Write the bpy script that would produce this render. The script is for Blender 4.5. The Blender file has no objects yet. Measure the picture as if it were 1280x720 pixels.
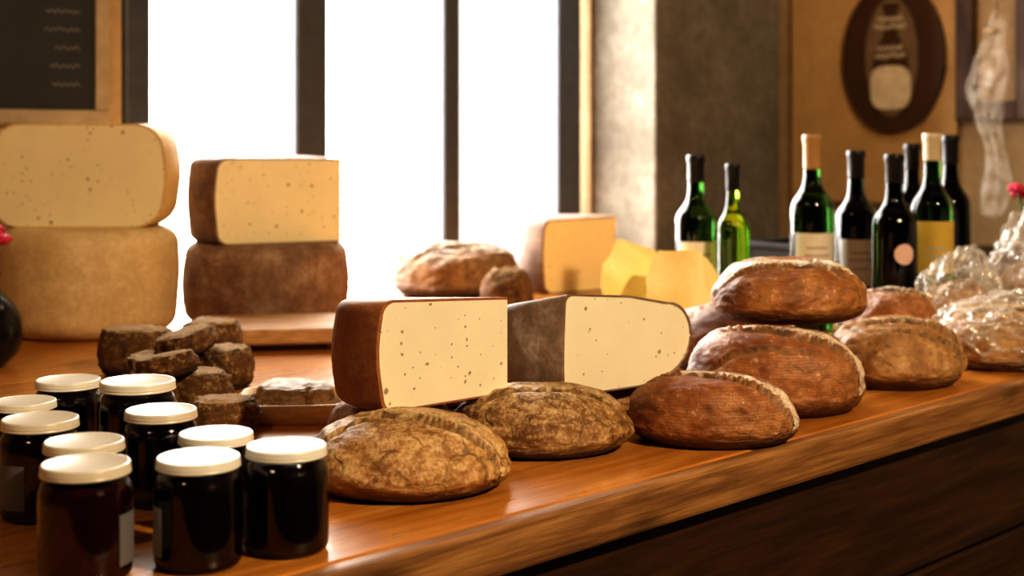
import bpy, bmesh, math, random
from mathutils import Vector, noise
PI=math.pi; S2=2**.5
scene=bpy.context.scene
COL=scene.collection
CT=0.90           # counter height
CZ=1.24           # eye height
F=1778.0
def R(a): return math.radians(a)
def W(u,v,z=0): return (-.147+(u-v)/S2, 1.089+(u+v)/S2, z)
def at(px,d): return (px-640)/F*d
# ---------------------------------------------------------------- materials
def new_mat(name):
    m=bpy.data.materials.new(name); m.use_nodes=True
    nt=m.node_tree; b=nt.nodes['Principled BSDF']
    return m,nt,b
def nd(nt,t,ins=None,**props):
    n=nt.nodes.new(t)
    for k,v in props.items(): setattr(n,k,v)
    for k,v in (ins or {}).items():
        s=n.inputs[k]
        if isinstance(v,bpy.types.NodeSocket): nt.links.new(v,s)
        else: s.default_value=v
    return n
def c4(c): return (c[0],c[1],c[2],1)
def ramp(nt,fac,stops):
    n=nt.nodes.new('ShaderNodeValToRGB'); nt.links.new(fac,n.inputs[0])
    e=n.color_ramp.elements
    while len(e)<len(stops): e.new(.5)
    for el,(p,c) in zip(e,stops):
        el.position=p; el.color=c4(c) if not isinstance(c,(int,float)) else (c,c,c,1)
    return n.outputs[0]
def mixc(nt,f,a,b,mode='MIX'):
    n=nd(nt,'ShaderNodeMixRGB',blend_type=mode)
    for k,v in (('Fac',f),('Color1',a),('Color2',b)):
        if isinstance(v,bpy.types.NodeSocket): nt.links.new(v,n.inputs[k])
        elif isinstance(v,(int,float)): n.inputs[k].default_value=v
        else: n.inputs[k].default_value=c4(v)
    return n.outputs[0]
def mth(nt,op,a,b=0.0,clamp=False):
    n=nd(nt,'ShaderNodeMath',operation=op,use_clamp=clamp)
    for i,v in enumerate((a,b)):
        if isinstance(v,bpy.types.NodeSocket): nt.links.new(v,n.inputs[i])
        else: n.inputs[i].default_value=v
    return n.outputs[0]
def tex(nt,kind='Object'): return nd(nt,'ShaderNodeTexCoord').outputs[kind]
def mapping(nt,vec,scale=(1,1,1),rot=(0,0,0)):
    return nd(nt,'ShaderNodeMapping',{'Vector':vec,'Scale':scale,'Rotation':rot}).outputs[0]
def nz(nt,vec,scale,detail=6,rough=.55,dist=0):
    return nd(nt,'ShaderNodeTexNoise',{'Vector':vec,'Scale':scale,'Detail':detail,'Roughness':rough,'Distortion':dist}).outputs[0]
def warp(nt,v,scale,amt):
    nn=nd(nt,'ShaderNodeTexNoise',{'Vector':v,'Scale':float(scale)})
    sc=nd(nt,'ShaderNodeVectorMath',{0:nn.outputs['Color'],1:(amt,amt,amt)},operation='MULTIPLY')
    wv=nd(nt,'ShaderNodeVectorMath',operation='ADD')
    nt.links.new(v,wv.inputs[0]); nt.links.new(sc.outputs[0],wv.inputs[1])
    return wv.outputs[0]
def bump(nt,b,h,strength=.4,dist=.004):
    n=nd(nt,'ShaderNodeBump',{'Height':h,'Strength':strength,'Distance':dist}); nt.links.new(n.outputs[0],b.inputs['Normal'])
def simple(name,col,rough=.5,metal=0,var=.15,scale=30,bmp=0,**kw):
    m,nt,b=new_mat(name); v=tex(nt); n=nz(nt,v,scale)
    lo=tuple(c*(1-var) for c in col); hi=tuple(min(1,c*(1+var)) for c in col)
    nt.links.new(ramp(nt,n,[(.3,lo),(.7,hi)]),b.inputs['Base Color'])
    b.inputs['Roughness'].default_value=rough; b.inputs['Metallic'].default_value=metal
    if bmp: bump(nt,b,nz(nt,v,scale*4),bmp,.003)
    for k,x in kw.items(): b.inputs[k.replace('_',' ')].default_value=x
    return m
def bread_mat(name,dark,mid,light,flour=(.80,.70,.54),scorec=(.55,.30,.11),fl=1.0,bands=0.0,bscale=60,rough=.55,crack=0,bs=.6,fn=1.0,pt=5.0):
    m,nt,b=new_mat(name); v=tex(nt)
    n1=nz(nt,v,12,6,.55,.3); n2=nz(nt,v,230,4,.65); n3=nz(nt,v,70,8,.66)
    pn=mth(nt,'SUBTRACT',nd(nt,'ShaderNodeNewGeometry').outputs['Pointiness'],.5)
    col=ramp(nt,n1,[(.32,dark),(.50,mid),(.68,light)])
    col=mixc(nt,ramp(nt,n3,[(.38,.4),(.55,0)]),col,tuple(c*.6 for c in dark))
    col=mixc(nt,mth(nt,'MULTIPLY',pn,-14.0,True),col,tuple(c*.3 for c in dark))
    h=mth(nt,'ADD',mth(nt,'MULTIPLY',n2,.5),n3)
    if bands:
        wv=nd(nt,'ShaderNodeTexWave',{'Vector':v,'Scale':bscale,'Distortion':4.0,'Detail':3.0,'Detail Scale':.8},wave_type='BANDS',bands_direction='Z').outputs[1]
        wf=mth(nt,'MULTIPLY',ramp(nt,wv,[(.6,0),(.95,1)]),mth(nt,'MULTIPLY',ramp(nt,n1,[(.42,0),(.6,1)]),bands))
        col=mixc(nt,wf,col,tuple(c*.6 for c in flour))
    sc=nd(nt,'ShaderNodeAttribute',attribute_name='score').outputs['Fac']
    fa=nd(nt,'ShaderNodeAttribute',attribute_name='flour').outputs['Fac']
    cr=nd(nt,'ShaderNodeAttribute',attribute_name='char_shade').outputs['Fac']
    col=mixc(nt,mth(nt,'MULTIPLY',sc,.85,True),col,mixc(nt,n3,scorec,tuple(c*.25 for c in scorec)))
    ff=mth(nt,'MULTIPLY',fa,fl)
    ff=mth(nt,'ADD',ff,mth(nt,'MULTIPLY',mth(nt,'SUBTRACT',n3,.54),1.6*fn))
    ff=mth(nt,'ADD',ff,mth(nt,'MULTIPLY',mth(nt,'SUBTRACT',n2,.54),2.0*fn))
    ff=mth(nt,'ADD',ff,mth(nt,'MULTIPLY',pn,pt))
    ff=mth(nt,'MULTIPLY',mth(nt,'SUBTRACT',ff,.25,True),1.5,True)
    ff=mth(nt,'MULTIPLY',ff,.88)
    col=mixc(nt,ff,col,flour)
    if crack:
        vo=nd(nt,'ShaderNodeTexVoronoi',{'Vector':warp(nt,v,40,.022),'Scale':26.0},feature='DISTANCE_TO_EDGE').outputs['Distance']
        ck=mth(nt,'MULTIPLY',ramp(nt,vo,[(.012,1),(.05,0)]),ramp(nt,nz(nt,v,14,3),[(.50,0),(.62,1)]))
        col=mixc(nt,mth(nt,'MULTIPLY',ck,crack),col,tuple(c*.35 for c in dark))
        h=mth(nt,'SUBTRACT',h,mth(nt,'MULTIPLY',ck,.6*crack))
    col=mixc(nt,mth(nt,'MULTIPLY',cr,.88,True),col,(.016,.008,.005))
    nt.links.new(col,b.inputs['Base Color']); b.inputs['Roughness'].default_value=rough
    bump(nt,b,h,bs,.003)
    return m
def paste_mat(name,col,hole=.5):
    m,nt,b=new_mat(name); v=tex(nt)
    n=nz(nt,v,14,4); base=ramp(nt,n,[(.3,tuple(c*.93 for c in col)),(.7,col)])
    wv=warp(nt,v,90,.005)
    fac=None
    for scale,thr in ((50,.17),(80,.21),(135,.22)):
        vo=nd(nt,'ShaderNodeTexVoronoi',{'Vector':wv,'Scale':float(scale)})
        rnd=nd(nt,'ShaderNodeSeparateColor',{'Color':vo.outputs['Color']}).outputs[0]
        th=mth(nt,'MULTIPLY',mth(nt,'SUBTRACT',rnd,1-hole,True),thr/hole)
        f=mth(nt,'MULTIPLY',mth(nt,'SUBTRACT',th,vo.outputs['Distance'],True),28.0,True)
        fac=f if fac is None else mth(nt,'MAXIMUM',fac,f)
    colr=mixc(nt,mth(nt,'MULTIPLY',fac,.8),base,tuple(c*.3 for c in (col[0],col[1]*.72,col[2]*.45)))
    nt.links.new(colr,b.inputs['Base Color']); b.inputs['Roughness'].default_value=.45
    h=mth(nt,'SUBTRACT',mth(nt,'MULTIPLY',nz(nt,v,70,5),.35),fac)
    bump(nt,b,h,.4,.002)
    return m
def rind_mat(name,dark,mid,light,scale=25,rough=.65,bs=.5,bd=.003):
    m,nt,b=new_mat(name); v=tex(nt)
    n1=nz(nt,v,scale,8,.65,.2); n2=nz(nt,v,scale*6,6,.6)
    col=ramp(nt,n1,[(.3,dark),(.5,mid),(.7,light)])
    col=mixc(nt,ramp(nt,n2,[(.4,.5),(.6,0)]),col,dark)
    nt.links.new(col,b.inputs['Base Color']); b.inputs['Roughness'].default_value=rough
    h=mth(nt,'ADD',n1,mth(nt,'MULTIPLY',n2,.5))
    bump(nt,b,h,bs,bd)
    return m
def wood_mat(name,dark,mid,light,rough=.35,axis=(2.0,26,26),planks=0,coat=0.0,bmp=.15,knots=0):
    m,nt,b=new_mat(name); v=tex(nt)
    mv=mapping(nt,v,axis)
    n1=nz(nt,mv,1.2,8,.66,1.0); n2=nz(nt,mapping(nt,v,tuple(a*4 for a in axis)),1.5,5)
    col=ramp(nt,n1,[(.30,dark),(.5,mid),(.70,light)])
    col=mixc(nt,ramp(nt,n2,[(.35,.6),(.6,0)]),col,dark)
    if planks:
        sep=nd(nt,'ShaderNodeSeparateXYZ',{'Vector':v}).outputs[1]
        fr=mth(nt,'FRACT',mth(nt,'DIVIDE',sep,planks))
        ln=mth(nt,'LESS_THAN',fr,.012)
        col=mixc(nt,mth(nt,'MULTIPLY',ln,.8),col,tuple(c*.3 for c in dark))
    if knots:
        vo=nd(nt,'ShaderNodeTexVoronoi',{'Vector':mapping(nt,v,(4.5,14,14)),'Scale':1.0}).outputs['Distance']
        col=mixc(nt,ramp(nt,vo,[(.07,.9),(.22,0)]),col,tuple(c*.3 for c in dark))
    nt.links.new(col,b.inputs['Base Color'])
    nt.links.new(ramp(nt,n1,[(.2,rough*1.3),(.8,rough*.75)]),b.inputs['Roughness'])
    b.inputs['Coat Weight'].default_value=coat; b.inputs['Coat Roughness'].default_value=.16
    bump(nt,b,n2,bmp,.002)
    return m
def glass_mat(name,col,rough=.02,ior=1.48):
    m,nt,b=new_mat(name); v=tex(nt)
    nt.links.new(ramp(nt,nz(nt,v,12),[(.3,tuple(c*.9 for c in col)),(.7,col)]),b.inputs['Base Color'])
    b.inputs['Roughness'].default_value=rough; b.inputs['IOR'].default_value=ior; b.inputs['Transmission Weight'].default_value=1
    return m
def film_mat(name,opac=.42,edge=.40,diff=.65,col=(.92,.87,.81)):
    m=bpy.data.materials.new(name); m.use_nodes=True; nt=m.node_tree
    for n in list(nt.nodes): nt.nodes.remove(n)
    v=tex(nt); n1=nz(nt,v,26,5)
    tr=nd(nt,'ShaderNodeBsdfTransparent',{'Color':(1,1,1,1)})
    bp=nd(nt,'ShaderNodeBump',{'Height':n1,'Strength':.6,'Distance':.01})
    gl=nd(nt,'ShaderNodeBsdfGlossy',{'Roughness':.18,'Normal':bp.outputs[0]})
    df=nd(nt,'ShaderNodeBsdfDiffuse',{'Color':c4(col),'Normal':bp.outputs[0]})
    gd=nd(nt,'ShaderNodeMixShader',{'Fac':diff}); nt.links.new(gl.outputs[0],gd.inputs[1]); nt.links.new(df.outputs[0],gd.inputs[2])
    lw=nd(nt,'ShaderNodeLayerWeight',{'Blend':.3}).outputs['Facing']
    f=mth(nt,'ADD',mth(nt,'MULTIPLY',lw,edge),mth(nt,'MULTIPLY',ramp(nt,n1,[(.38,.2),(.62,1)]),opac),True)
    mx=nd(nt,'ShaderNodeMixShader',{'Fac':f}); nt.links.new(tr.outputs[0],mx.inputs[1]); nt.links.new(gd.outputs[0],mx.inputs[2])
    o=nd(nt,'ShaderNodeOutputMaterial'); nt.links.new(mx.outputs[0],o.inputs[0])
    return m
# ---------------------------------------------------------------- geometry helpers
def link(name,me,mat,parent=None,loc=(0,0,0),rz=0):
    o=bpy.data.objects.new(name,me); COL.objects.link(o)
    if mat: me.materials.append(mat)
    o.location=loc; o.rotation_euler=(0,0,rz)
    if parent: o.parent=parent
    return o
def mesh(name,vs,fs,mat,parent=None,loc=(0,0,0),rz=0,smooth=True):
    me=bpy.data.meshes.new(name); me.from_pydata([tuple(v) for v in vs],[],fs); me.update()
    if smooth: me.polygons.foreach_set('use_smooth',[True]*len(me.polygons))
    bm=bmesh.new(); bm.from_mesh(me); bmesh.ops.recalc_face_normals(bm,faces=bm.faces); bm.to_mesh(me); bm.free()
    return link(name,me,mat,parent,loc,rz)
def boxes(name,bl,mat,parent=None,loc=(0,0,0),rz=0,bev=0):
    bm=bmesh.new()
    for (x0,x1,y0,y1,z0,z1) in bl:
        r=bmesh.ops.create_cube(bm,size=1); 
        for v in r['verts']:
            v.co=((x0+x1)/2+v.co.x*(x1-x0),(y0+y1)/2+v.co.y*(y1-y0),(z0+z1)/2+v.co.z*(z1-z0))
    if bev: bmesh.ops.bevel(bm,geom=list(bm.edges),offset=bev,segments=2,affect='EDGES',profile=.5)
    bmesh.ops.recalc_face_normals(bm,faces=bm.faces)
    me=bpy.data.meshes.new(name); bm.to_mesh(me); bm.free()
    return link(name,me,mat,parent,loc,rz)
def lathe(prof,seg=48,shape=None):
    vs=[];fs=[];n=len(prof)
    for i in range(seg):
        a=2*PI*i/seg; k=shape(a) if shape else 1
        for r,z in prof: vs.append((r*k*math.cos(a),r*k*math.sin(a),z))
    for i in range(seg):
        j=(i+1)%seg
        for k in range(n-1): fs.append((i*n+k,j*n+k,j*n+k+1,i*n+k+1))
    return vs,fs
def capped(prof): 
    return [(0.0002,prof[0][1])]+prof+[(0.0002,prof[-1][1])]
def sm(pts,it=2):      # chaikin smoothing of an open profile
    for _ in range(it):
        o=[pts[0]]
        for a,b in zip(pts,pts[1:]):
            o.append((a[0]*.75+b[0]*.25,a[1]*.75+b[1]*.25)); o.append((a[0]*.25+b[0]*.75,a[1]*.25+b[1]*.75))
        o.append(pts[-1]); pts=o
    return pts
def patch(r,a0,a1,z0,z1,n=16):
    vs=[];fs=[]
    for i in range(n+1):
        a=a0+(a1-a0)*i/n
        for z in (z0,z1): vs.append((r*math.cos(a),r*math.sin(a),z))
    for i in range(n): fs.append((2*i,2*i+2,2*i+3,2*i+1))
    return vs,fs
def tube(pts,r,seg=8):
    vs=[];fs=[]
    P=[Vector(p) for p in pts]
    for i,p in enumerate(P):
        d=(P[min(i+1,len(P)-1)]-P[max(i-1,0)]).normalized()
        a=d.orthogonal().normalized(); b=d.cross(a)
        rr=r[i] if isinstance(r,(list,tuple)) else r
        for k in range(seg):
            t=2*PI*k/seg; vs.append(p+a*rr*math.cos(t)+b*rr*math.sin(t))
    for i in range(len(P)-1):
        for k in range(seg):
            k2=(k+1)%seg; fs.append((i*seg+k,i*seg+k2,(i+1)*seg+k2,(i+1)*seg+k))
    fs.append(tuple(range(seg))); fs.append(tuple(range((len(P)-1)*seg,len(P)*seg)))
    return vs,fs
def tag(o,label,cat,group=None,kind=None):
    if label: o['label']=label
    if cat: o['category']=cat
    if group: o['group']=group
    if kind: o['kind']=kind
    return o
def empty(name,loc,label,cat,group=None,rz=0):
    o=bpy.data.objects.new(name,None); COL.objects.link(o); o.location=loc; o.rotation_euler=(0,0,rz); o.empty_display_size=.05
    return tag(o,label,cat,group)
def struct(o): o['kind']='structure'; return o
_ico={}
def ico(n):
    if n not in _ico:
        bm=bmesh.new(); bmesh.ops.create_icosphere(bm,subdivisions=n,radius=1)
        bm.verts.ensure_lookup_table()
        _ico[n]=([v.co.copy() for v in bm.verts],[tuple(v.index for v in f.verts) for f in bm.faces]); bm.free()
    return _ico[n]
# scores: (cx,cy,angle,length,width,depth,lip,curve[,flour on far side])
def loaf(name,label,x,y,z,rx,ry,h,mat,seed=0,rot=0,scores=(),flour=(),fbase=0.15,lump=.05,rough=.015,res=6,group=None,cat='bread',zc=.28,ex=.62,flat=None,fq=6):
    base,faces=ico(res); rs=Vector((seed*7.3,seed*3.1,seed*1.7))
    vs=[];sa=[];fa=[];ca=[]
    for p in base:
        cp=math.sqrt(max(0,p.x*p.x+p.y*p.y)); 
        k=(cp**ex/cp) if cp>1e-6 else 0
        X=p.x*k; Y=p.y*k
        q=p*1.1+rs
        n=noise.noise(q)*lump+noise.noise(p*2.6+rs)*lump*.5+noise.fractal(p*fq+rs,.8,2.1,5)*rough
        s=1+n
        zz=zc+(1-zc)*p.z if p.z>0 else zc*(1+1.35*p.z)
        Xn,Yn=X*s,Y*s; zn=zz*(1+n*1.1)
        sc=0;ch=0;dz=0;f=fbase
        if p.z>-.1:
            for S in scores:
                (cx,cy,ang,ln,w,dep,lip,cur)=S[:8]
                dx,dy=X-cx,Y-cy; a=dx*math.cos(ang)+dy*math.sin(ang); b=-dx*math.sin(ang)+dy*math.cos(ang)
                b-=cur*a*a; b+=noise.noise(Vector((a*2.5,seed,b*1.5)))*.05+noise.noise(Vector((a*9,seed,b*5)))*.025
                if abs(a)<ln:
                    t=(1-(a/ln)**2)**.5; ww=w*(.35+.65*t)
                    g=math.exp(-(b/ww)**2)
                    dz-=dep*t*g
                    dz+=lip*t*math.exp(-((b-1.5*ww)/(.7*ww))**2)
                    sc=max(sc,g*t)
                    ch=max(ch,.9*t*math.exp(-((b-.95*ww)/(.30*ww))**2))
                    if len(S)>8 and b>1.2*ww: f+=S[8]*min(1,(b-1.2*ww)/.03)*min(1,2.5*t)*max(0,min(1,1-(b-1.2*ww-.32)/.2))
        for (cx,cy,r,am) in flour:
            f+=am*math.exp(-(((X-cx)**2+(Y-cy)**2)/(r*r))**2)*(1 if p.z>0 else 0)
        if p.z<-.05: ch=max(ch,min(.85,(-.05-p.z)*2.2))  # shade under the loaf, painted in along with the crust char
        zn+=dz
        if flat and zn>flat:
            over=zn-flat; zn=flat+over*.2+noise.noise(p*5+rs)*.04
            if over<.03: ch=max(ch,.6)
            else: sc=max(sc,.85)
        zn=max(0.0,zn)
        vs.append((Xn*rx,Yn*ry,zn*h)); sa.append(sc); fa.append(f); ca.append(ch)
    o=mesh(name,vs,faces,mat,None,(x,y,z),rot)
    for nm,d in (('score',sa),('flour',fa),('char_shade',ca)):
        at_=o.data.attributes.new(nm,'FLOAT','POINT'); at_.data.foreach_set('value',d)
    return tag(o,label,cat,group)
# cb: radii (along, up) of the bottom corner at the far end, where it differs from the top one
def cheese(name,label,C,z,Rr,Hp,Ha,a0,a1,P,c0,c1,rm,pm,group=None,n=44,bul=.004,t=.004,seed=0,Ha0=None,sag=0,cb=None):
    root=empty(name,(C[0],C[1],z),label,'cheese',group)
    Pv=Vector((P[0],P[1],0)); rows=[]; M=9
    if Ha0 is None: Ha0=Ha
    def disp(v):
        q=v*14+Vector((seed,seed*2,0)); k=noise.noise(q)*.0025
        d=Vector((v.x-P[0],v.y-P[1],0)); d=d.normalized() if d.length>.03 else Vector((0,0,0))
        return v+d*k
    for i in range(n+1):
        w=i/n; th=a0+(a1-a0)*w
        H_=Ha0+(Ha-Ha0)*w-sag*math.sin(PI*w)
        A=Vector((Rr*math.cos(th),Rr*math.sin(th),0)); e=A-Pv; L=e.length; e.normalize()
        c=min(c0+(c1-c0)*w,H_*.49)
        bx,bz=(c,c)
        if cb:
            bx=min(c0+(cb[0]-c0)*w,L*.95); bz=min(c0+(cb[1]-c0)*w,H_-c-.002)
        pr=[(0,0)]+[((L-bx)*k/4,0) for k in range(1,4)]
        for k in range(M+1):
            an=-PI/2+PI/2*k/M; pr.append((L-bx+bx*math.cos(an),bz+bz*math.sin(an)))
        for k in range(1,5):
            f=k/5; pr.append((L+bul*math.sin(PI*f),bz+(H_-c-bz)*f))
        for k in range(M+1):
            an=PI/2*k/M; pr.append((L-c+c*math.cos(an),H_-c+c*math.sin(an)))
        for k in (3,2,1): pr.append(((L-c)*k/4,H_+(Hp-H_)*(1-k/4)))
        pr.append((0,Hp))
        rows.append((pr,e,L,H_))
    vs=[];fs=[];K=len(rows[0][0]); flat=[]
    for pr,e,L,H_ in rows:
        for s,zz in pr: vs.append(disp(Pv+e*s+Vector((0,0,zz))))
    for i in range(n):
        for k in range(K-1): fs.append((i*K+k,(i+1)*K+k,(i+1)*K+k+1,i*K+k+1))
    pvs=[];pfs=[]
    for i in (0,n):
        pr,e,L,H_=rows[i]; b=len(vs)
        inn=[]
        for s,zz in pr: vs.append(disp(Pv+e*s+Vector((0,0,zz))))
        for s,zz in pr:
            H=Hp+(H_-Hp)*s/L
            v=disp(Pv+e*(s*(L-t)/L)+Vector((0,0,t*.5+zz*(H-t*1.2)/H))); vs.append(v); inn.append(v)
        for k in range(K-1):
            fs.append((b+k,b+k+1,b+K+k+1,b+K+k)); flat.append(len(fs)-1)
        pb=len(pvs); pvs+=inn; pfs.append(tuple(range(pb,pb+K)))
    me=bpy.data.meshes.new('rind'); me.from_pydata([tuple(v) for v in vs],[],fs); me.update()
    fl=set(flat); me.polygons.foreach_set('use_smooth',[i not in fl for i in range(len(fs))])
    link('rind',me,rm,root)
    mesh('cut_face',pvs,pfs,pm,root,smooth=False)
    return root
def wheel(name,label,x,y,z,r,h,c,mat,group,seed=0,bul=.006):
    pr=[(0.0005,0),(r*.5,0)]
    for k in range(9):
        a=-PI/2+PI/2*k/8; pr.append((r-c+c*math.cos(a),c+c*math.sin(a)))
    for k in range(1,8): pr.append((r+bul*math.sin(PI*k/8),c+(h-2*c)*k/8))
    for k in range(9):
        a=PI/2*k/8; pr.append((r-c+c*math.cos(a),h-c+c*math.sin(a)))
    pr+=[(r*.5,h),(0.0005,h)]
    vs,fs=lathe(pr,96); out=[]
    for v in vs:
        p=Vector(v); k=1+noise.noise(p*9+Vector((seed,0,seed)))*.02+noise.noise(p*40)*.005
        out.append((p.x*k,p.y*k,p.z))
    return tag(mesh(name,out,fs,mat,None,(x,y,z)),label,'cheese',group)

# ---------------------------------------------------------------- palette
M={}
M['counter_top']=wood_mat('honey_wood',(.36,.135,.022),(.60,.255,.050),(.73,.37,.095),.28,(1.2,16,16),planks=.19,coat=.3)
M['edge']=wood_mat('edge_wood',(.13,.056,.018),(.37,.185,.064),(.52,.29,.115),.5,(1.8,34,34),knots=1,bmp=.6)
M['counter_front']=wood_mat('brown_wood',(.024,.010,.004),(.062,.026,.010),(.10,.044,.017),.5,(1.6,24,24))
M['dark_wood']=wood_mat('dark_wood',(.012,.006,.004),(.03,.015,.008),(.05,.025,.014),.45,(20,20,2))
M['panel_wood']=wood_mat('panel_wood',(.05,.024,.011),(.11,.054,.025),(.16,.085,.04),.5,(20,20,2))
M['tray_wood']=wood_mat('tray_wood',(.26,.13,.05),(.46,.26,.11),(.58,.36,.17),.5,(6,30,30))
M['pale_tray']=wood_mat('pale_tray_wood',(.46,.28,.13),(.66,.45,.23),(.76,.55,.31),.5,(6,30,30))
M['plaster']=rind_mat('tan_plaster',(.34,.235,.125),(.42,.30,.165),(.50,.365,.21),6,rough=.85)
M['concrete']=rind_mat('rough_concrete',(.120,.103,.078),(.19,.168,.132),(.26,.235,.195),7,rough=.9,bs=.6,bd=.007)
M['dim']=simple('dim_plaster',(.07,.048,.032),.9)
M['facade']=simple('pale_facade',(.048,.046,.045),.9,var=.06)
M['facade_dark']=simple('facade_shutter',(.038,.040,.044),.9,var=.06)
M['floor']=wood_mat('floor_boards',(.02,.01,.006),(.045,.022,.012),(.07,.035,.018),.5,(2,20,20),planks=.12)
M['frame']=simple('window_paint_bloom',(.062,.067,.082),.45)  # dark paint lifted to grey-blue, imitating daylight bloom over the bars
M['board_face']=simple('chalkboard_slate',(.024,.024,.025),.6,scale=8)
M['board_frame']=simple('pale_timber',(.36,.28,.185),.6)
M['chalk']=simple('chalk',(.15,.15,.145),.9)
M['sign_board']=rind_mat('tan_sign_board',(.56,.36,.16),(.64,.42,.19),(.70,.47,.23),5,rough=.7)
M['sign_dark']=simple('sign_brown',(.085,.041,.020),.6)
M['sign_grey']=simple('sign_bottle_print',(.24,.165,.10),.6)
M['sign_cream']=simple('sign_cream',(.74,.65,.48),.6)
M['panel_back']=simple('panel_beige',(.42,.29,.16),.7)
M['cream_rind']=rind_mat('cream_rind',(.52,.36,.18),(.66,.49,.26),(.75,.59,.35),20,rough=.55,bs=.6)
M['gold_rind']=rind_mat('gold_rind',(.52,.35,.15),(.67,.48,.23),(.75,.58,.31),18)
M['brown_rind']=rind_mat('brown_rind',(.10,.050,.028),(.20,.105,.058),(.32,.19,.115),30)
M['wheel_rind']=rind_mat('reddish_tan_rind',(.14,.072,.041),(.27,.155,.090),(.46,.33,.225),26,bs=.7)
M['red_rind']=rind_mat('red_rind',(.24,.090,.034),(.37,.155,.062),(.46,.23,.105),28)
M['grey_rind']=rind_mat('grey_rind',(.15,.095,.065),(.26,.175,.12),(.48,.39,.31),22,bs=.35)
M['paste_gold']=paste_mat('golden_paste',(.85,.74,.48),.44)
M['paste_straw']=paste_mat('straw_paste',(.86,.74,.47),.48)
M['paste_cream']=paste_mat('cream_paste',(.92,.86,.66),.36)
M['paste_dark']=paste_mat('tan_paste',(.92,.75,.40),.34)
M['shard']=rind_mat('butter_yellow',(.80,.64,.24),(.86,.71,.30),(.90,.77,.38),16,rough=.45,bs=.3,bd=.002)
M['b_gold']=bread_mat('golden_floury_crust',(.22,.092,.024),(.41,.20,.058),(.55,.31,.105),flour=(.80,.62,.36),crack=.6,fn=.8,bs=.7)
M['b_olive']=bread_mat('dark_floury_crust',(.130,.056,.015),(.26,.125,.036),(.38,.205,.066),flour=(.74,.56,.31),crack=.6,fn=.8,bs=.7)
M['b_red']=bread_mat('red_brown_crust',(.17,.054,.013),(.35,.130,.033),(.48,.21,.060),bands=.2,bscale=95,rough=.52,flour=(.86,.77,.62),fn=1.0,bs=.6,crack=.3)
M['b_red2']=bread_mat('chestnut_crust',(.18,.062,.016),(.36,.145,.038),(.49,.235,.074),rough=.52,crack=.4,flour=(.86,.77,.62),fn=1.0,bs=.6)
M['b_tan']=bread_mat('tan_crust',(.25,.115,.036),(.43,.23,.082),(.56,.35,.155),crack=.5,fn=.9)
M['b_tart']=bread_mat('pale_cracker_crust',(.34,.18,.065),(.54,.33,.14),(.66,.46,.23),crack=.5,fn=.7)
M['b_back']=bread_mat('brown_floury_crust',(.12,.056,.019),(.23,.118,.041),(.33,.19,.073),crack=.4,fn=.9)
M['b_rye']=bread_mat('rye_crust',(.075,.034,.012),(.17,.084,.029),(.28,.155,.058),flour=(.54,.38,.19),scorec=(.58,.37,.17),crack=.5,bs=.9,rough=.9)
M['glass']=glass_mat('clear_glass',(.97,.98,.97),.005)
M['jam_dark']=simple('dark_jam',(.008,.0008,.003),.12)
M['jam_red']=simple('red_jam',(.034,.0010,.005),.12)
M['lid']=simple('lid_white_paint',(.79,.77,.70),.25,var=.03)
M['lid_cream']=simple('lid_cream_paint',(.68,.63,.53),.28,var=.04)
M['paper']=simple('label_paper',(.34,.35,.36),.7,var=.05)
M['paper_dim']=simple('label_grey_paper',(.16,.16,.17),.7,var=.05)
M['green']=glass_mat('green_glass',(.016,.055,.010))
M['bright_green']=glass_mat('bright_green_glass',(.30,.62,.05))
M['black_glass']=glass_mat('near_black_glass',(.006,.010,.006))
M['wine_label']=simple('wine_label',(.66,.62,.54),.7,var=.05)
M['yellow_label']=simple('yellow_label',(.52,.36,.06),.6,var=.06)
M['pink_label']=simple('pink_label',(.66,.45,.38),.6,var=.06)
M['foil_dark']=simple('dark_foil',(.010,.009,.010),.35)
M['foil_tan']=simple('tan_foil',(.40,.24,.10),.4)
M['foil_cream']=simple('cream_foil',(.58,.47,.31),.4)
M['ink']=simple('label_ink',(.40,.36,.32),.8)
M['film']=film_mat('clear_film')
M['wrap']=film_mat('pale_wrap',.34,.12,.9,(.76,.70,.62))
M['straw']=simple('dry_straw',(.40,.30,.18),.8)
M['vase']=simple('dark_glaze',(.012,.010,.012),.2)
M['stem']=simple('green_stem',(.05,.10,.02),.6)
M['petal']=simple('pink_petal',(.55,.03,.09),.6)
M['crate']=simple('black_crate',(.012,.012,.014),.5)

# ---------------------------------------------------------------- room
RZ=R(45); O=W(0,0,0)
def wallu(px,v=1.6):
    k=(px-640)/F
    d=(1.089+.147+v*S2)/(1-k); X=k*d
    return ((X+.147)+(d-1.089))/S2, d
def zof(y,d): return CZ-(y-165)/F*d
VW=1.6; UE=3.0; ULF=-2.2; VF=-2.6; ZC=2.9
wl=wallu(152)[0]; wr=wallu(738)[0]; wz0,wz1=.86,2.45
struct(boxes('wall_back',[(ULF,wl,VW,VW+.22,0,ZC),(wr,UE,VW,VW+.22,0,ZC),(wl,wr,VW,VW+.22,0,wz0),(wl,wr,VW,VW+.22,wz1,ZC)],M['plaster'],None,O,RZ))
struct(boxes('wall_right',[(UE,UE+.2,VF,VW+.22,0,ZC)],M['plaster'],None,O,RZ))
struct(boxes('wall_left',[(ULF-.2,ULF,VF,VW+.22,0,ZC)],M['dim'],None,O,RZ))
struct(boxes('wall_front',[(ULF-.2,UE+.2,VF-.2,VF,0,ZC)],M['dim'],None,O,RZ))
struct(boxes('floor',[(ULF-.2,UE+.2,VF-.2,VW+.22,-.1,0)],M['floor'],None,O,RZ))
struct(boxes('ceiling',[(ULF-.2,UE+.2,VF-.2,VW+.22,ZC,ZC+.1)],M['dim'],None,O,RZ))
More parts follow.
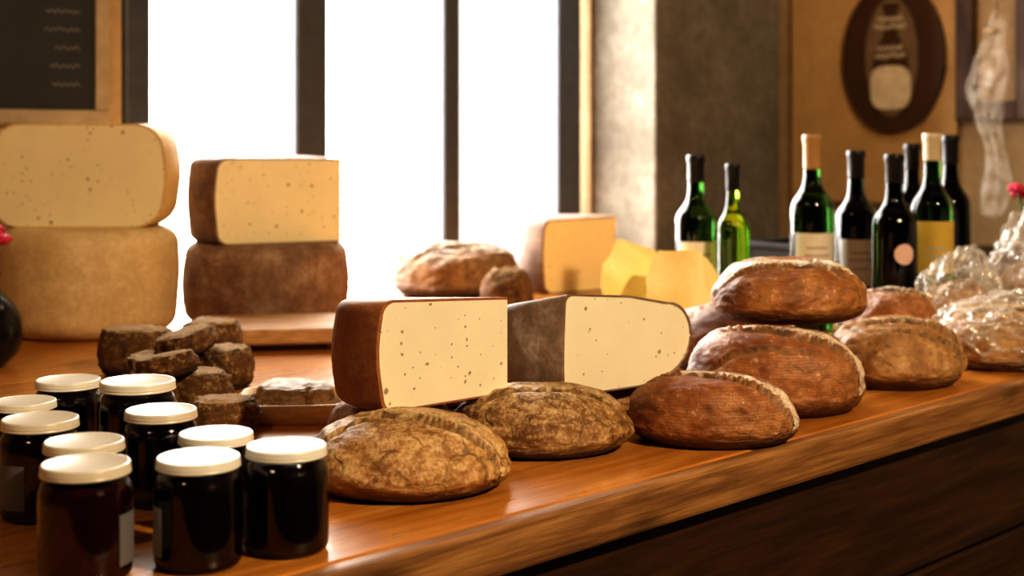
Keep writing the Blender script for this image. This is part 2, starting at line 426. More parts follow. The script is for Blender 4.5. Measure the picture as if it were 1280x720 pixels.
pil=struct(boxes('wall_pilaster',[(wr+.005,2.645,1.386,VW,0,ZC)],M['concrete'],None,O,RZ,bev=.006))
win=struct(boxes('window_1',[(wl,wl+.03,VW+.03,VW+.09,wz0,wz1),(wl,wr,VW+.03,VW+.09,wz1-.05,wz1),(wl,wr,VW+.03,VW+.09,wz0,wz0+.03)],M['frame'],None,O,RZ,bev=.004))
for px,w in ((173,.060),(391,.086),(566,.054),(713,.088)):
    u=wallu(px)[0]
    boxes('mullion',[(u-w/2,u+w/2,VW+.0,VW+w*.8,wz0+.02,wz1-.02)],M['frame'],win,bev=.008)
pm=bpy.data.materials.new('window_pane'); pm.use_nodes=True; nt=pm.node_tree
for n_ in list(nt.nodes): nt.nodes.remove(n_)
tr=nd(nt,'ShaderNodeBsdfTransparent'); gl=nd(nt,'ShaderNodeBsdfGlossy',{'Roughness':.02})
mx=nd(nt,'ShaderNodeMixShader',{'Fac':.05}); nt.links.new(tr.outputs[0],mx.inputs[1]); nt.links.new(gl.outputs[0],mx.inputs[2])
oo=nd(nt,'ShaderNodeOutputMaterial'); nt.links.new(mx.outputs[0],oo.inputs[0])
boxes('pane',[(wl+.03,wr-.01,VW+.058,VW+.062,wz0+.03,wz1-.05)],pm,win)
struct(boxes('trim_1',[(wl-.01,wr,VW-.03,VW+.03,wz0-.03,wz0)],M['board_frame'],None,O,RZ,bev=.004))
# house across the street, seen overexposed through the right panes
def outp(px,v):
    u,d=wallu(px,v); return u
hs=empty('street_house',W(outp(640,6.0),6.0,-.1),'overexposed pale house front across the street, through the right panes','building',rz=RZ)
boxes('house_wall',[(0,2.6,0,1.5,0,4.0)],M['facade'],hs)
for k,(x0,x1,z0,z1) in enumerate(((.35,.85,.9,2.1),(1.25,1.75,.9,2.1))):
    wf_=boxes('house_window',[(x0,x1,-.03,.0,z0,z1)],M['facade_dark'],hs,bev=.005)
    boxes('shutter',[(x0-.3,x0-.02,-.05,-.0,z0,z1)],M['facade_dark'],wf_,bev=.005)

def scribble(name,x0,x1,z,hh,y,mat,par,axis='x',seed=0):      # one line of unreadable handwriting as one ribbon
    rr=random.Random(seed); n=max(4,int(abs(x1-x0)/.006)); th=hh*.22; vs=[];fs=[]
    for i in range(n+1):
        x=x0+(x1-x0)*i/n; zz=z+(hh*.5 if i%2 else -hh*.5)*rr.uniform(.3,1)
        for dz in(-th,th): vs.append((x,y,zz+dz) if axis=='x' else (y,x,zz+dz))
    for i in range(n): fs.append((2*i,2*i+2,2*i+3,2*i+1))
    return mesh(name,vs,fs,mat,par,smooth=False)
# chalkboard on the wall left of the window
u1=wallu(131)[0]; u0=wallu(-150)[0]; d1=wallu(120)[1]
zb=zof(156,d1)
cb=empty('chalkboard',W(u1,VW,zb),'dark chalkboard menu in pale timber frame hanging left of the window','chalkboard',rz=RZ)
wd=u1-u0; fw=.028; ht=.62
boxes('slate',[(-wd+fw*.5,-fw*.5,-.012,-.001,fw*.5,ht-fw*.5)],M['board_face'],cb)
boxes('board_frame',[(-wd,0,-.018,-.001,0,fw),(-wd,0,-.018,-.001,ht-fw,ht),(-wd,-wd+fw,-.018,-.001,fw,ht-fw),(-fw,0,-.018,-.001,fw,ht-fw)],M['board_frame'],cb,bev=.003)
random.seed(4)
for i in range(11):
    z=.075+i*.034; x=-fw-.03; t=random.uniform(.05,.075); t2=random.uniform(.2,.3)
    scribble('chalk_line',x,x-t,z,.009,-.0128,M['chalk'],cb,seed=i)
    scribble('chalk_line',x-.17,x-.17-t2,z,.009,-.0128,M['chalk'],cb,seed=i+50)

# end wall: tan board with oval bottle sign
def endv(px):
    k=(px-640)/F
    v=(-.147+UE/S2-k*1.089-k*UE/S2)*S2/(1+k)
    return v, 1.089+(UE+v)/S2
def endpos(px,y):
    v,d=endv(px); return v,zof(y,d)
va=1.575; vb=endv(1200)[0]; zb=zof(250,endv(1000)[1])
sb=boxes('wall_board',[(UE-.02,UE-.001,vb,va,zb,zb+1.15)],M['sign_board'],None,O,RZ,bev=.003)
tag(sb,'large tan board fixed to the end wall behind the wine bottles','board')
vc,zc_=endpos(1125,72); v_l=endv(1062)[0]; v_r=endv(1188)[0]; sv=(v_l-v_r)/2; vc=(v_l+v_r)/2; sz=95/F*endv(1125)[1]
sg=empty('oval_sign',W(UE-.021,vc,zc_),'dark brown oval sign with a pale bottle picture on the tan board','sign',rz=RZ)
def disc(name,pts,x0,x1,mat,par):     # outline in (v,z), extruded along x (u)
    n=len(pts); vs=[(x0,a,b) for a,b in pts]+[(x1,a,b) for a,b in pts]
    fs=[tuple(range(n)),tuple(range(n,2*n))]+[(i,(i+1)%n,n+(i+1)%n,n+i) for i in range(n)]
    return mesh(name,vs,fs,mat,par,smooth=False)
def ell(a,b,n=64,cy=0,cz=0,p=1.0):
    sg_=lambda x:(abs(x)**p)*(1 if x>=0 else -1)
    return [(cy+a*sg_(math.cos(2*PI*i/n)),cz+b*sg_(math.sin(2*PI*i/n))) for i in range(n)]
disc('plaque',ell(sv,sz),-.018,0,M['sign_dark'],sg)
disc('inner_oval',ell(sv*.52,sz*.78),-.021,-.0175,M['sign_grey'],sg)
h=sz
bo=[(.28,-.70),(.28,-.05),(.22,.12),(.11,.28),(.10,.62),(.13,.64),(.13,.70)]
pts=[(a*sv*1.25,b*h) for a,b in bo]+[(-a*sv*1.25,b*h) for a,b in reversed(bo)]
disc('bottle_picture',pts,-.0235,-.0205,M['sign_dark'],sg)
disc('picture_label',ell(sv*.40,sz*.29,48,0,-.40*sz,.6),-.0255,-.023,M['sign_cream'],sg)
for k,(zz,ww) in enumerate(((.50,.26),(.40,.32),(.12,.26),(.02,.30))):
    scribble('lettering_line',-ww*sv,ww*sv,zz*h,.02,-.0258,M['sign_cream'],sg,axis='y',seed=k)

# far right framed panel
v0,z0=endpos(1203,150); v1,_=endpos(1300,150)
fp=empty('framed_panel',W(UE-.001,v1,z0),'dark wooden framed panel on end wall right of the oval sign','panel',rz=RZ)
L=v0-v1
boxes('frame',[(-.04,0,0,.05,0,.9),(-.04,0,L-.05,L,0,.9),(-.04,0,.05,L-.05,0,.05),(-.04,0,.05,L-.05,.85,.9)],M['panel_wood'],fp,bev=.004)
boxes('backing',[(-.012,-.002,.04,L-.04,.04,.86)],M['panel_back'],fp)

# sideboard beyond the counter
sd=empty('sideboard',W(2.55,.35,0),'low dark wooden sideboard against the end wall behind the bottles','cabinet',rz=RZ)
boxes('body',[(.02,.43,0,1.0,.06,.90)],M['dark_wood'],sd,bev=.004)
boxes('top',[(0,.44,-.01,1.01,.90,.93)],M['dark_wood'],sd,bev=.004)
for k in range(2):
    dr=boxes('door',[(.003,.02,.02+k*.49,.49+k*.49,.10,.87)],M['dark_wood'],sd,bev=.004)
    boxes('knob',[(-.015,.003,.42+k*.10,.44+k*.10,.5,.52)],M['foil_tan'],dr,bev=.004)

# ---------------------------------------------------------------- counter
ct=empty('shop_counter',W(0,0,0),'long wooden shop counter carrying the cheese, bread and jars','counter',rz=RZ)
boxes('worktop',[(-1.1,2.06,.022,1.56,CT-.036,CT)],M['counter_top'],ct,bev=.002)
boxes('edge_board',[(-1.1,2.06,0,.022,CT-.044,CT-.0005)],M['edge'],ct,bev=.004)
pl=[]
for i in range(5):
    z1=CT-.046-i*.165; pl.append((-1.06,2.02,.024,.047,max(.06,z1-.161),z1))
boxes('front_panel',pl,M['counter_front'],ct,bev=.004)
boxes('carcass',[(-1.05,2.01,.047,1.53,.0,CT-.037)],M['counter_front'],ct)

# ---------------------------------------------------------------- jam jars
jarprof=capped(sm([(.0295,0),(.0338,.003),(.0345,.010),(.0345,.053),(.0343,.063),(.0325,.070),(.0298,.0738),(.0290,.077),(.0290,.082)],2))
jamprof=capped(sm([(.029,.003),(.0328,.005),(.0334,.012),(.0334,.053),(.0331,.062),(.0312,.068),(.0285,.0715)],2))
lidprof=[(.0318,.0768),(.0330,.0768),(.0333,.0775),(.0331,.0782),(.0327,.0787),(.0327,.0792),(.0330,.0797),(.0327,.0802),(.0327,.0832),(.0322,.0845),(.0314,.0850),(.0304,.0848),(.0296,.0844),(.0002,.0844)]
GJ='jam jars at the near left end of the counter'
def make_jar():
    r=empty('jam_jar',(0,0,0),'jam jar','jar',GJ)
    vs,fs=lathe(jarprof,64); mesh('glass',vs,fs,M['glass'],r)
    vs,fs=lathe(jamprof,48); mesh('jam',vs,fs,M['jam_dark'],r)
    vs,fs=lathe(lidprof,64); mesh('lid',vs,fs,M['lid'],r)
    vs,fs=patch(.0347,R(-180),R(-118),.012,.050); mesh('paper_label',vs,fs,M['paper'],r)
    return r
def dup(o):
    c=o.copy(); COL.objects.link(c)
    for ch in o.children:
        k=ch.copy(); COL.objects.link(k); k.parent=c
    return c
jars=[ # px, d, scale, lid, jam, label rotation, label, text
 (107,1.088,1.03,'lid_cream','jam_red',150,'paper_dim','front left jam jar with cream lid and dark red jam'),
 (248,1.120,1,'lid','jam_dark',-12,'paper','front middle jam jar, white lid, pale label on its left side'),
 (358,1.160,1,'lid','jam_dark',-30,'paper','jam jar nearest the golden floury loaf, white lid, at the right of the jars'),
 (105,1.178,1,'lid_cream','jam_dark',180,'paper_dim','cream lidded jar directly behind the red jam jar'),
 (270,1.220,.97,'lid','jam_dark',170,'paper','white lidded jar directly behind the front middle jar'),
 (50,1.262,1.02,'lid_cream','jam_dark',25,'paper_dim','jar with grey paper label at left frame edge, in the second rank'),
 (201,1.310,1,'lid_cream','jam_dark',180,'paper','jar in the middle of the cluster, just before the taller rear jar'),
 (85,1.47,1,'lid','jam_dark',180,'paper','rear jar furthest from the front, in front of the big cream wheel'),
 (172,1.405,1.12,'lid','jam_dark',180,'paper','larger rear jar with white lid beside the dark rye pieces'),
 (30,1.385,.93,'lid','jam_dark',180,'paper','small rear jar at the left frame edge, mostly hidden by others'),
]
proto=make_jar()
for i,(px,d,s,lid,jam,rot,lab,tx) in enumerate(jars):
    o=proto if i==0 else dup(proto)
    o.location=(at(px,d),d,CT); o.scale=(s,s,s); o['label']=tx; o['group']=GJ
    for ch in o.children:
        nm=ch.name.split('.')[0]
        if nm in('lid','jam','paper_label'):
            if i>0: ch.data=ch.data.copy()
            ch.data.materials[0]=M[{'lid':lid,'jam':jam,'paper_label':lab}[nm]]
        if nm=='paper_label': ch.rotation_euler[2]=R(rot)

# ---------------------------------------------------------------- cheeses
GC='cheeses on the counter'
wheel('whole_cheese','whole pale cream cheese wheel, lower one of the left stack',-.724,2.43,CT,.150,.180,.034,M['cream_rind'],GC,1,.003)
cheese('cheese_half','halved golden cheese with small holes on top of the cream wheel',(-.728,2.43),CT+.180,.155,.174,.174,R(199),R(-19),(0,-.05),.050,.050,M['gold_rind'],M['paste_gold'],GC,seed=2)
wheel('whole_cheese','whole reddish brown cheese wheel under the cut wedge',-.4487,2.59,CT,.1457,.142,.024,M['wheel_rind'],GC,5,.005)
cheese('cheese_wedge','cut golden wedge with grey brown rind on top of the brown wheel',(-.435,2.605),CT+.142,.153,.150,.153,R(80),R(238),(.126,-.035),.02,.02,M['brown_rind'],M['paste_straw'],GC,seed=3)
cheese('cheese_wedge','big cream wedge with reddish rind resting on the golden front loaf',(-.083,1.512),CT+.058,.104,.104,.113,R(85),R(242),(.078,.022),.014,.014,M['red_rind'],M['paste_cream'],GC,seed=4,Ha0=.092)
cheese('cheese_half','cream cheese half with rounded right end and grey rind, right of red rinded wedge',(.0986,1.702),CT+.042,.118,.108,.096,R(249),R(6),(.0377,-.049),.010,.040,M['grey_rind'],M['paste_cream'],GC,seed=5,sag=.024,Ha0=.116,cb=(.085,.052),bul=.002)
cheese('cheese_wedge','tan cheese wedge at the back beside the pale yellow shards',(.144,3.08),CT,.13,.158,.156,R(65),R(233),(.080,0),.02,.02,M['brown_rind'],M['paste_dark'],GC,seed=6)
def shard(label,x,y,z,pts,seed,k=1.0):
    bm=bmesh.new()
    for p in pts: bm.verts.new((p[0]*k,p[1],p[2]))
    r=bmesh.ops.convex_hull(bm,input=list(bm.verts))
    bmesh.ops.delete(bm,geom=[g for g in r['geom_interior'] if isinstance(g,bmesh.types.BMVert)],context='VERTS')
    bmesh.ops.triangulate(bm,faces=bm.faces)
    bmesh.ops.subdivide_edges(bm,edges=list(bm.edges),cuts=5,use_grid_fill=True)
    for v in bm.verts:
        if v.co.z>.002:
            q=v.co*18+Vector((seed,0,0)); q2=v.co*90
            v.co+=Vector((noise.noise(q),noise.noise(q+Vector((9,0,0))),noise.noise(q+Vector((0,9,0)))))*.007+Vector((noise.noise(q2),noise.noise(q2+Vector((9,0,0))),noise.noise(q2+Vector((0,9,0)))))*.0008
    for f in bm.faces: f.smooth=True
    for e in bm.edges:
        if len(e.link_faces)==2 and e.calc_face_angle(0)>.35: e.smooth=False
    me=bpy.data.meshes.new('cheese_chunk'); bm.to_mesh(me); bm.free()
    o=link('cheese_chunk',me,M['shard'],None,(x,y,z)); tag(o,label,'cheese','broken yellow cheese chunks')
shard('pale yellow broken cheese chunk touching the tan wedge',at(794,2.36),2.36,CT,[(-.030,.0,.162),(.030,.005,.146),(-.050,-.035,0),(.046,-.045,0),(.055,.04,0),(-.045,.04,0),(-.052,-.020,.120),(.054,-.02,.105)],3,1.05)
shard('larger pale yellow broken chunk nearest the green bottles',at(850,2.26),2.26,CT,[(-.030,0,.156),(.022,.0,.152),(.058,-.005,.112),(-.054,-.015,.105),(.068,-.02,.06),(-.05,-.04,0),(.058,-.045,0),(.062,.035,0),(-.045,.04,0)],8,1.08)

# ---------------------------------------------------------------- loaves
GL='rustic loaves on the counter'
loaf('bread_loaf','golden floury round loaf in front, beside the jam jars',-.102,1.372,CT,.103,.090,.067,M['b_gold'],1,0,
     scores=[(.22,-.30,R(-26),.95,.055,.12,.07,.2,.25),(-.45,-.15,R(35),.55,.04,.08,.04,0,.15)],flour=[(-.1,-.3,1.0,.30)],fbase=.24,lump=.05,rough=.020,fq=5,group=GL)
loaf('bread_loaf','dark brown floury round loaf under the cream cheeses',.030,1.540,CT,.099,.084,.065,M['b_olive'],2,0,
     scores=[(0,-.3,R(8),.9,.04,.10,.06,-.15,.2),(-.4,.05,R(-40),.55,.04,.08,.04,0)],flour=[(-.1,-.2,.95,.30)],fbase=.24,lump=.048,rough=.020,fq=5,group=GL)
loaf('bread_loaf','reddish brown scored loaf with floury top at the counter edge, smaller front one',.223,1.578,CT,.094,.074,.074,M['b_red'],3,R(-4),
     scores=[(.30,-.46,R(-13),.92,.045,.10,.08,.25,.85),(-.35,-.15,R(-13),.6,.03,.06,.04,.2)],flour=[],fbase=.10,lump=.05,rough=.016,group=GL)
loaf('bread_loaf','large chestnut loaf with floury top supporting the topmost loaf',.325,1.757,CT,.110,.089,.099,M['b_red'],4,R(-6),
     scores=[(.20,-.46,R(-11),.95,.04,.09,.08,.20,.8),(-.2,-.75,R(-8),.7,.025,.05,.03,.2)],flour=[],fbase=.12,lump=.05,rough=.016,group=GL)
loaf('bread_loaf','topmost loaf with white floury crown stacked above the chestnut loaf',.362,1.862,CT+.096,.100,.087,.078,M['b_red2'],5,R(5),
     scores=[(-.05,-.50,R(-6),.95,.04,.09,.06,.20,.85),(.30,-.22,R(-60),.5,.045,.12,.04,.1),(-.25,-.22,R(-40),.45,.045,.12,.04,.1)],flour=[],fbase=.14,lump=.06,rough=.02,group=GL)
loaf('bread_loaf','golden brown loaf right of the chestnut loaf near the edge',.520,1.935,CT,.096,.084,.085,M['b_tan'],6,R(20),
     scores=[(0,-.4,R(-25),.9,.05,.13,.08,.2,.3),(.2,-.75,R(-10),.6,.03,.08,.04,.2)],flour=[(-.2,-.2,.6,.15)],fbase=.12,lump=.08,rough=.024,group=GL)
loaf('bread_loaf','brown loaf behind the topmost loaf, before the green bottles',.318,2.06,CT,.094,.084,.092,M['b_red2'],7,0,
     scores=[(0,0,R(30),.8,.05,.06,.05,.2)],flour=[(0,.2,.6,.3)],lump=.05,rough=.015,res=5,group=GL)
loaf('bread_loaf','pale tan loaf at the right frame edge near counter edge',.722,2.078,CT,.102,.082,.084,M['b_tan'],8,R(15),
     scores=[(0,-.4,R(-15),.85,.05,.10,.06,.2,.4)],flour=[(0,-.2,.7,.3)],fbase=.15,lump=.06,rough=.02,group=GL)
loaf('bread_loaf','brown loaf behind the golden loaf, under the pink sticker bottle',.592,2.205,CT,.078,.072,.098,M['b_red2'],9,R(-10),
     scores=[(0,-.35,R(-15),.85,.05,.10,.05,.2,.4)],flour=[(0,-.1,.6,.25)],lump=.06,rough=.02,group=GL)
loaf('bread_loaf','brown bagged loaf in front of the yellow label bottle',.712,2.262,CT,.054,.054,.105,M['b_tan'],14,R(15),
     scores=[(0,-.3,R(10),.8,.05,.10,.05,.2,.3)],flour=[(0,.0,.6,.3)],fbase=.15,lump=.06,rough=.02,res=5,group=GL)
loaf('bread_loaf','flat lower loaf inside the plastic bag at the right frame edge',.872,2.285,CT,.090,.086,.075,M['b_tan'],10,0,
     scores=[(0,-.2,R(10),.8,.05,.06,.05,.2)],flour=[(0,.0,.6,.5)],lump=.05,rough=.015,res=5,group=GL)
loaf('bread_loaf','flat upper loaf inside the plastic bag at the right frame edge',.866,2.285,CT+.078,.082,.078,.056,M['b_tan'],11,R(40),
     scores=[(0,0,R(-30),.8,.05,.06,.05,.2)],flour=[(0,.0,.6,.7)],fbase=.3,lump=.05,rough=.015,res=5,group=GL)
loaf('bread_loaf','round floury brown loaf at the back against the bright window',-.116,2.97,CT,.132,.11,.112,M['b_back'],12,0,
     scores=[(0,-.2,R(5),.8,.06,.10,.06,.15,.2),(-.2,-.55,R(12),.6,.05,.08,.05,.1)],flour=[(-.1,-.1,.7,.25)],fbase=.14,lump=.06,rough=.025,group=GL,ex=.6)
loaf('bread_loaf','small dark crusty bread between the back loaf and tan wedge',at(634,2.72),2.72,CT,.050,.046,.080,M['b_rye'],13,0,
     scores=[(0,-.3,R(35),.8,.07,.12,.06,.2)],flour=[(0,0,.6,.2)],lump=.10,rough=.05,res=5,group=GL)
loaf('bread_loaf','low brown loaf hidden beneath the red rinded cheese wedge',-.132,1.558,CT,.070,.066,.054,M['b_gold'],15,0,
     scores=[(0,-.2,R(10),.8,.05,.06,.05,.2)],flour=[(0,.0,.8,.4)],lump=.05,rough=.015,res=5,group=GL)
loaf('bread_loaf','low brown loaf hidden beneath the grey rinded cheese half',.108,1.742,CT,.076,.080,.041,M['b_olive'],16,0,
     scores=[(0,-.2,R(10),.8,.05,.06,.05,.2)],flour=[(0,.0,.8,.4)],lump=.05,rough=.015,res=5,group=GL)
loaf('bread_loaf','low dark loaf added to cover window glare behind the two front cheeses',-.050,1.80,CT,.078,.070,.046,M['b_olive'],17,0,  # added filler, hides the window's reflection on the counter between the cheeses
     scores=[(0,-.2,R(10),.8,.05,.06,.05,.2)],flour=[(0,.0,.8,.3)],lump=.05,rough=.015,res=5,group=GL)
GR='dark rye pieces behind the jam jars'
rl=[ # text, px, d, radius, height, flat top, base height, tilt
    ('dark rye piece with pale flat top furthest left, behind the larger jar',172,2.00,.053,.062,.76,0,(0,0)),
    ('dark rye piece with pale flat top beside the tan board',264,2.04,.048,.066,.76,0,(0,0)),
    ('rough brown rye piece in the middle row, left of two',198,1.85,.052,.050,.84,0,(0,0)),
    ('rough brown rye piece in the middle row, next to the tray of bread',278,1.90,.047,.052,.84,0,(0,0)),
    ('rough brown rye piece low in front, just behind the larger jar',174,1.70,.049,.044,.84,0,(0,0)),
    ('rough brown rye piece low in front, third from the jars',244,1.745,.047,.046,.84,0,(0,0)),
    ('small rough brown rye piece nearest the golden floury loaf',277,1.61,.044,.038,.84,0,(0,0)),
    ('tilted brown rye piece lying on top of the two middle row pieces',236,1.872,.046,.028,.75,.050,(.20,.12)),
    ('tilted brown rye piece lying on top of the low front pieces',212,1.716,.044,.026,.75,.045,(.16,-.14))]
for i,(tx,px,d,r,h_,fl_,zb_,tl) in enumerate(rl):
    o=loaf('bread_piece',tx,at(px,d),d,CT+zb_,r,r*.85,h_/(fl_ or 1),M['b_rye'],20+i,R(37*i),scores=[] if i<2 or i>6 else [(0,-.1,R(40*i),.95,.07,.14,.07,.2)],flour=[(0,0,.8,.25)],fbase=.22,lump=.11 if i>1 else .08,rough=.065 if i>1 else .05,fq=4,res=5,group=GR,ex=.5,flat=fl_)
    o.rotation_euler[0]=tl[0]; o.rotation_euler[1]=tl[1]

# square tray with a cracked bread in it
def sq(a): return 1/(abs(math.cos(a))**7+abs(math.sin(a))**7)**(1/7)
tt=empty('bread_tray',(-.262,1.705,CT),'small square pale wooden tray holding a cracked flat bread','tray',rz=R(4))
pr=[(.0003,0),(.058,0),(.060,.003),(.065,.022),(.065,.024),(.061,.024),(.057,.008),(.0003,.006)]
vs,fs=lathe(pr,96,sq); mesh('tray_body',vs,fs,M['pale_tray'],tt)
for s in (-1,1):
    vs,fs=tube([(s*.0645,-.018,.019),(s*.070,-.016,.021),(s*.071,.016,.021),(s*.0645,.018,.019)],.0025,6); mesh('handle',vs,fs,M['pale_tray'],tt)
loaf('bread_loaf','cracked flat pale golden bread lying in the small square tray',-.262,1.705,CT+.008,.051,.051,.034,M['b_tart'],31,R(4),
     scores=[(0,0,R(40),.9,.05,.14,.08,.1),(0,-.2,R(-50),.8,.04,.14,.07,.1),(.3,-.4,R(10),.5,.04,.10,.05,0)],fbase=.4,lump=.07,rough=.04,res=5,group=GL,ex=.45)
# flat board
bd=empty('cutting_board',(-.385,2.28,CT),'flat tan wooden board in front of the brown cheese wheel','board',rz=R(10))
def rrect(hx,hy,c,n=8):
    o=[]
    for cx,cy,a0 in((hx-c,hy-c,0),(-hx+c,hy-c,90),(-hx+c,-hy+c,180),(hx-c,-hy+c,270)):
        for k in range(n+1):
            a=R(a0+90*k/n); o.append((cx+c*math.cos(a),cy+c*math.sin(a)))
    return o
def slab(name,o,z0,z1,b,mat,par):
    n=len(o); rings=[(1-b/.1,z0),(1,z0+b),(1,z1-b),(1-b/.1,z1)]; vs=[]; fs=[]
    for s,z in rings: vs+=[(x*s,y*s,z) for x,y in o]
    for r in range(3):
        for i in range(n):
            j=(i+1)%n; fs.append((r*n+i,r*n+j,(r+1)*n+j,(r+1)*n+i))
    fs.append(tuple(range(n))); fs.append(tuple(range(3*n,4*n)))
    return mesh(name,vs,fs,mat,par,smooth=False)
slab('board_slab',rrect(.125,.095,.03),.012,.036,.003,M['tray_wood'],bd)
for sx in(-1,1):
    for sy in(-1,1):
        vs,fs=lathe([(.0003,0),(.010,0),(.012,.003),(.012,.012),(.0003,.0125)],16); mesh('foot',vs,fs,M['tray_wood'],bd,(sx*.095,sy*.065,0))

# ---------------------------------------------------------------- wine bottles
GB='wine bottles at the back of the counter'
def bottle(px,d,H,r,glass,foil,labm,text,fz=.84,lab=(.24,.50),round_lab=False,cork=False):
    o=empty('wine_bottle',(at(px,d),d,CT),text,'bottle',GB)
    p=[(r*.8,.004),(r*.93,0),(r,.006),(r,H*.30),(r,H*.60),(r*.93,H*.66),(r*.55,H*.715),(r*.39,H*.76),(r*.37,H*.85),(r*.37,H*.965)]
    p=sm(p,2)+[(r*.42,H*.968),(r*.43,H*.985),(r*.40,H*.995)]
    vs,fs=lathe(capped(p),48); mesh('glass_body',vs,fs,M[glass],o)
    q=[(r*.385,H*fz),(r*.395,H*(fz+.01)),(r*.40,H*.955),(r*.445,H*.965),(r*.45,H*.985),(r*.43,H*.999),(.0002,H*1.0)]
    vs,fs=lathe([(r*.38,H*fz)]+q,32); mesh('capsule',vs,fs,M[foil],o)
    a=math.atan2(-d,-at(px,d))
    if labm:
        vs,fs=patch(r*1.006,a-R(62)+R(14),a+R(62)+R(14),H*lab[0],H*lab[1],24); lb=mesh('label',vs,fs,M[labm],o)
        for k,(zf,hw) in enumerate(((.42,28),(.38,34),(.33,20))):
            vs,fs=patch(r*1.010,a+R(14)-R(hw),a+R(14)+R(hw),H*zf,H*(zf+.012),10); mesh('print_line',vs,fs,M['ink'],lb)
    if round_lab:
        vs=[];fs=[];n=28; m_=6
        for j in range(m_+1):
            for i in range(n):
                t=2*PI*i/n; q=j/m_; aa=a+.45+.46*q*math.cos(t)
                vs.append((r*1.012*math.cos(aa),r*1.012*math.sin(aa),H*.46+.46*r*q*math.sin(t)))
        for j in range(m_):
            for i in range(n):
                i2=(i+1)%n; fs.append((j*n+i,j*n+i2,(j+1)*n+i2,(j+1)*n+i))
        mesh('round_label',vs,fs,M['pink_label'],o)
    return o
bottle(870,2.49,.300,.0365,'green','foil_dark','wine_label','green wine bottle with pale label, leftmost of the bottles')
bottle(916,2.42,.286,.0285,'bright_green','foil_dark',None,'slim bright green bottle, smallest of the wine bottles')
bottle(1015,2.45,.336,.0375,'green','foil_tan','wine_label','green wine bottle with tan capsule behind the topmost loaf',fz=.82)
bottle(1070,2.49,.308,.0365,'black_glass','foil_dark','wine_label','near black wine bottle with off white label beside the tan capped one')
bottle(1118,2.36,.304,.0375,'black_glass','foil_dark',None,'near black bottle with round pink sticker',round_lab=True)
bottle(1165,2.43,.338,.0365,'green','foil_cream','yellow_label','green wine bottle with cream capsule and yellow label',fz=.86,lab=(.30,.56))
bottle(1140,2.74,.318,.0365,'black_glass','foil_dark',None,'plain dark bottle standing behind the pink sticker bottle')
bottle(1188,2.60,.335,.0365,'black_glass','foil_dark',None,'plain dark bottle furthest right, behind the yellow label bottle')

# black crate behind the green bottles
cr=empty('bottle_crate',W(1.78,.62,CT),'black plastic crate on counter behind the green bottles','crate',rz=RZ)
boxes('crate_walls',[(0,.26,0,.012,0,.10),(0,.26,.248,.26,0,.10),(0,.012,.012,.248,0,.10),(.248,.26,.012,.248,0,.10),(0,.26,0,.26,0,.01)],M['crate'],cr,bev=.002)
boxes('crate_rim',[(-.006,.266,-.006,.012,.10,.112),(-.006,.266,.248,.266,.10,.112),(-.006,.012,.012,.248,.10,.112),(.248,.266,.012,.248,.10,.112)],M['crate'],cr,bev=.002)

# ---------------------------------------------------------------- plastic bags
def bag(label,x,y,z,rx,ry,h,seed,neck=.4,lean=0):
    base,faces=ico(6); vs=[]; rs=Vector((seed*3.3,seed,seed*5))
    for p in base:
        cp=math.hypot(p.x,p.y); k=(cp**.7/cp) if cp>1e-6 else 0
        rid=1-abs(noise.noise(p*1.8+rs))*3; rid2=1-abs(noise.noise(p*3.6+rs))*3; rid3=1-abs(noise.noise(p*8+rs))*3
        cr_=.06*rid+.06*rid2+.03*rid3
        s=1+cr_
        zz=.40+.60*p.z if p.z>0 else .40*(1+1.3*p.z)
        X=p.x*k*s;Y=p.y*k*s; zz=zz*(1+cr_*.9)
        if neck and p.z>.80:
            t=(p.z-.80)/.20; a=math.atan2(p.y,p.x)
            zz+=neck*t*(1+.3*noise.noise(Vector((math.cos(a)*2,math.sin(a)*2,seed))))
            pl_=1+.35*math.sin(5*a+3*t)*t
            m_=(1-.45*t)*pl_; X=X*m_+lean*t; Y=Y*m_
        vs.append((X*rx,Y*ry,max(0,zz)*h))
    return tag(mesh('plastic_bag',vs,faces,M['film'],None,(x,y,z)),label,'bag','clear plastic bags of bread')
bag('large crumpled clear plastic bag around two loaves, right frame edge',.872,2.285,CT,.108,.098,.172,3,.30,-.2)
bag('middle crumpled clear plastic bag before the yellow label bottle',.712,2.262,CT,.068,.062,.128,12,.2,.2)
bag('clear plastic bag wrapped on the pale loaf near counter edge',.728,2.080,CT,.106,.087,.092,9,.12,.2)

# pale hanging bundle
gx,gy=at(1240,3.6),3.6
gb=empty('hanging_bundle',(gx,gy,1.025),'long pale wrapped bundle hanging at the upper right','bundle')
base,faces=ico(6); vs=[]
for p in base:
    z=(p.z+1)/2; prof=.030*(.55+.45*math.cos(z*9))*(.5+.5*math.sin(PI*min(1,z*1.05+.1)))+.018
    a=math.atan2(p.y,p.x); cp=math.hypot(p.x,p.y)**.4
    rid=1-abs(noise.noise(Vector((math.cos(a)*1.6,math.sin(a)*1.6,z*7))))*2.4
    r=prof*cp*(1+.30*rid)
    vs.append((r*math.cos(a)+.015*math.sin(z*8),r*math.sin(a),z*.52))
mesh('wrap',vs,faces,M['wrap'],gb)
vs,fs=tube([(.01,0,.50),(.0,0,.9),(0,0,ZC-1.025)],.0035,6); mesh('cord',vs,fs,M['straw'],gb)
vs,fs=lathe([(.0003,.462),(.018,.462),(.021,.470),(.018,.478),(.0003,.478)],24); mesh('tie',vs,fs,M['straw'],gb)

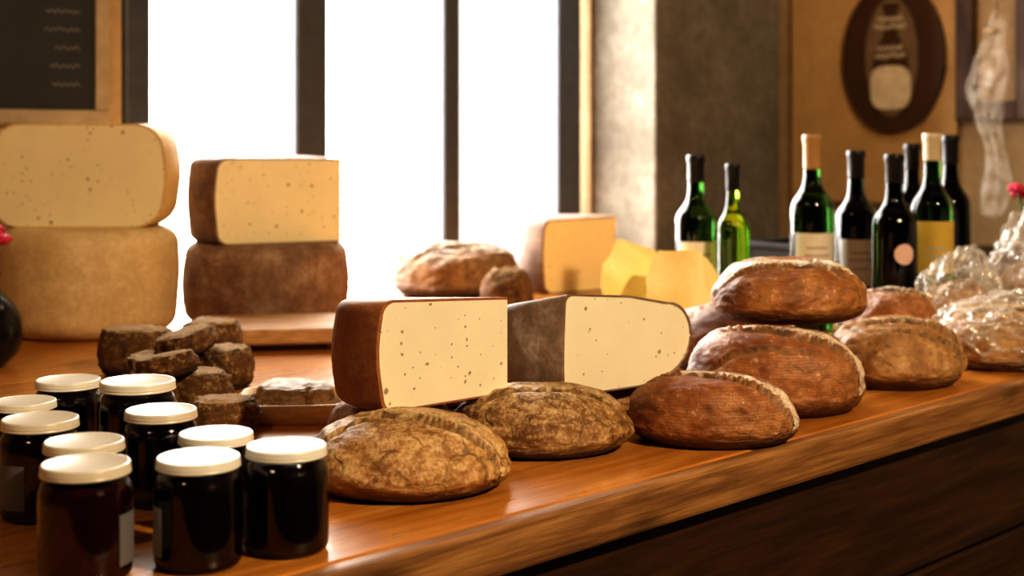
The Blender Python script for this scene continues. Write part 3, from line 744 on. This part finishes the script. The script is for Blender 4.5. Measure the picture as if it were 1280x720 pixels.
# flower vases
def vase(label,x,y,prof,top,nfl,spread,seed,inner):
    vz=empty('flower_vase',(x,y,CT),label,'vase')
    pr=sm(prof,2); zt=prof[-1][1]
    vs,fs=lathe([(.0003,0)]+pr+[(prof[-1][0]-.004,zt),(inner,zt-.015),(.0003,.04)],48); mesh('vase_body',vs,fs,M['vase'],vz)
    for i in range(nfl):
        a=i*1.3+seed; tip=(spread*math.cos(a),spread*math.sin(a),top-.03+.012*(i%3))
        vs,fs=tube([(0,0,.05),(tip[0]*.4,tip[1]*.4,zt+.02),tip],.0018,6); st=mesh('stem',vs,fs,M['stem'],vz)
        b_,f_=ico(3); vs=[]
        for p in b_:
            q=Vector(p); k=1+.25*math.sin(6*math.atan2(p.y,p.x))*(1-abs(p.z)); vs.append((tip[0]+q.x*.014*k,tip[1]+q.y*.014*k,tip[2]+q.z*.009))
        mesh('flower',vs,f_,M['petal'],st)
vase('dark glazed round vase with pink flowers at the left frame edge',at(-22,2.06),2.06,[(.030,0),(.052,.02),(.058,.05),(.050,.085),(.024,.11),(.020,.125),(.026,.135)],.215,5,.026,0,.018)
vase('slim dark vase with a few pink flowers at the right frame edge',at(1288,2.62),2.62,[(.022,0),(.028,.02),(.030,.06),(.022,.10),(.014,.14),(.017,.155)],.255,4,.028,2,.010)

# ---------------------------------------------------------------- light
w=bpy.data.worlds.new('daylight'); scene.world=w; w.use_nodes=True
bg=w.node_tree.nodes['Background']; bg.inputs[0].default_value=(1.0,.97,.93,1); bg.inputs[1].default_value=22.0
def area(name,loc,target,size,energy,col,sizey=None):
    l=bpy.data.lights.new(name,'AREA'); l.energy=energy; l.color=col; l.size=size
    if sizey: l.shape='RECTANGLE'; l.size_y=sizey
    o=bpy.data.objects.new(name,l); COL.objects.link(o); o.location=loc
    o.rotation_euler=(Vector(target)-Vector(loc)).to_track_quat('-Z','Y').to_euler()
    return o
uc=(wl+wr)/2; po=W(uc,VW+.12,(wz0+wz1)/2); pt=W(uc,0,(wz0+wz1)/2)
p_=area('window_portal',po,pt,wr-wl,1,(1,1,1),wz1-wz0); p_.data.cycles.is_portal=True
area('ceiling_lamp_warm',(-1.0,.55,2.6),(.0,1.8,CT),.14,5,(1,.74,.45))
area('pendant_lamp_right',(1.25,.05,2.4),(.0,2.0,CT+.1),.10,46,(1,.76,.48))
area('added_wall_fill',W(1.9,.5,2.75),W(2.9,1.3,1.4),.25,6,(1,.78,.54))  # added fill light, brightens the pilaster and the right wall
# ---------------------------------------------------------------- camera
cd=bpy.data.cameras.new('camera'); cam=bpy.data.objects.new('camera',cd); COL.objects.link(cam)
cam.location=(0,0,CZ); cam.rotation_euler=(PI/2,0,0)
cd.lens=50; cd.sensor_width=36; cd.shift_y=-195/1280; cd.clip_start=.05
cd.dof.use_dof=True; cd.dof.focus_distance=1.45; cd.dof.aperture_fstop=5.0
scene.camera=cam
scene.view_settings.view_transform='Standard'
for lk in ('High Contrast','Medium High Contrast','None'):
    try:
        scene.view_settings.look=lk; break
    except Exception as e: print(e)
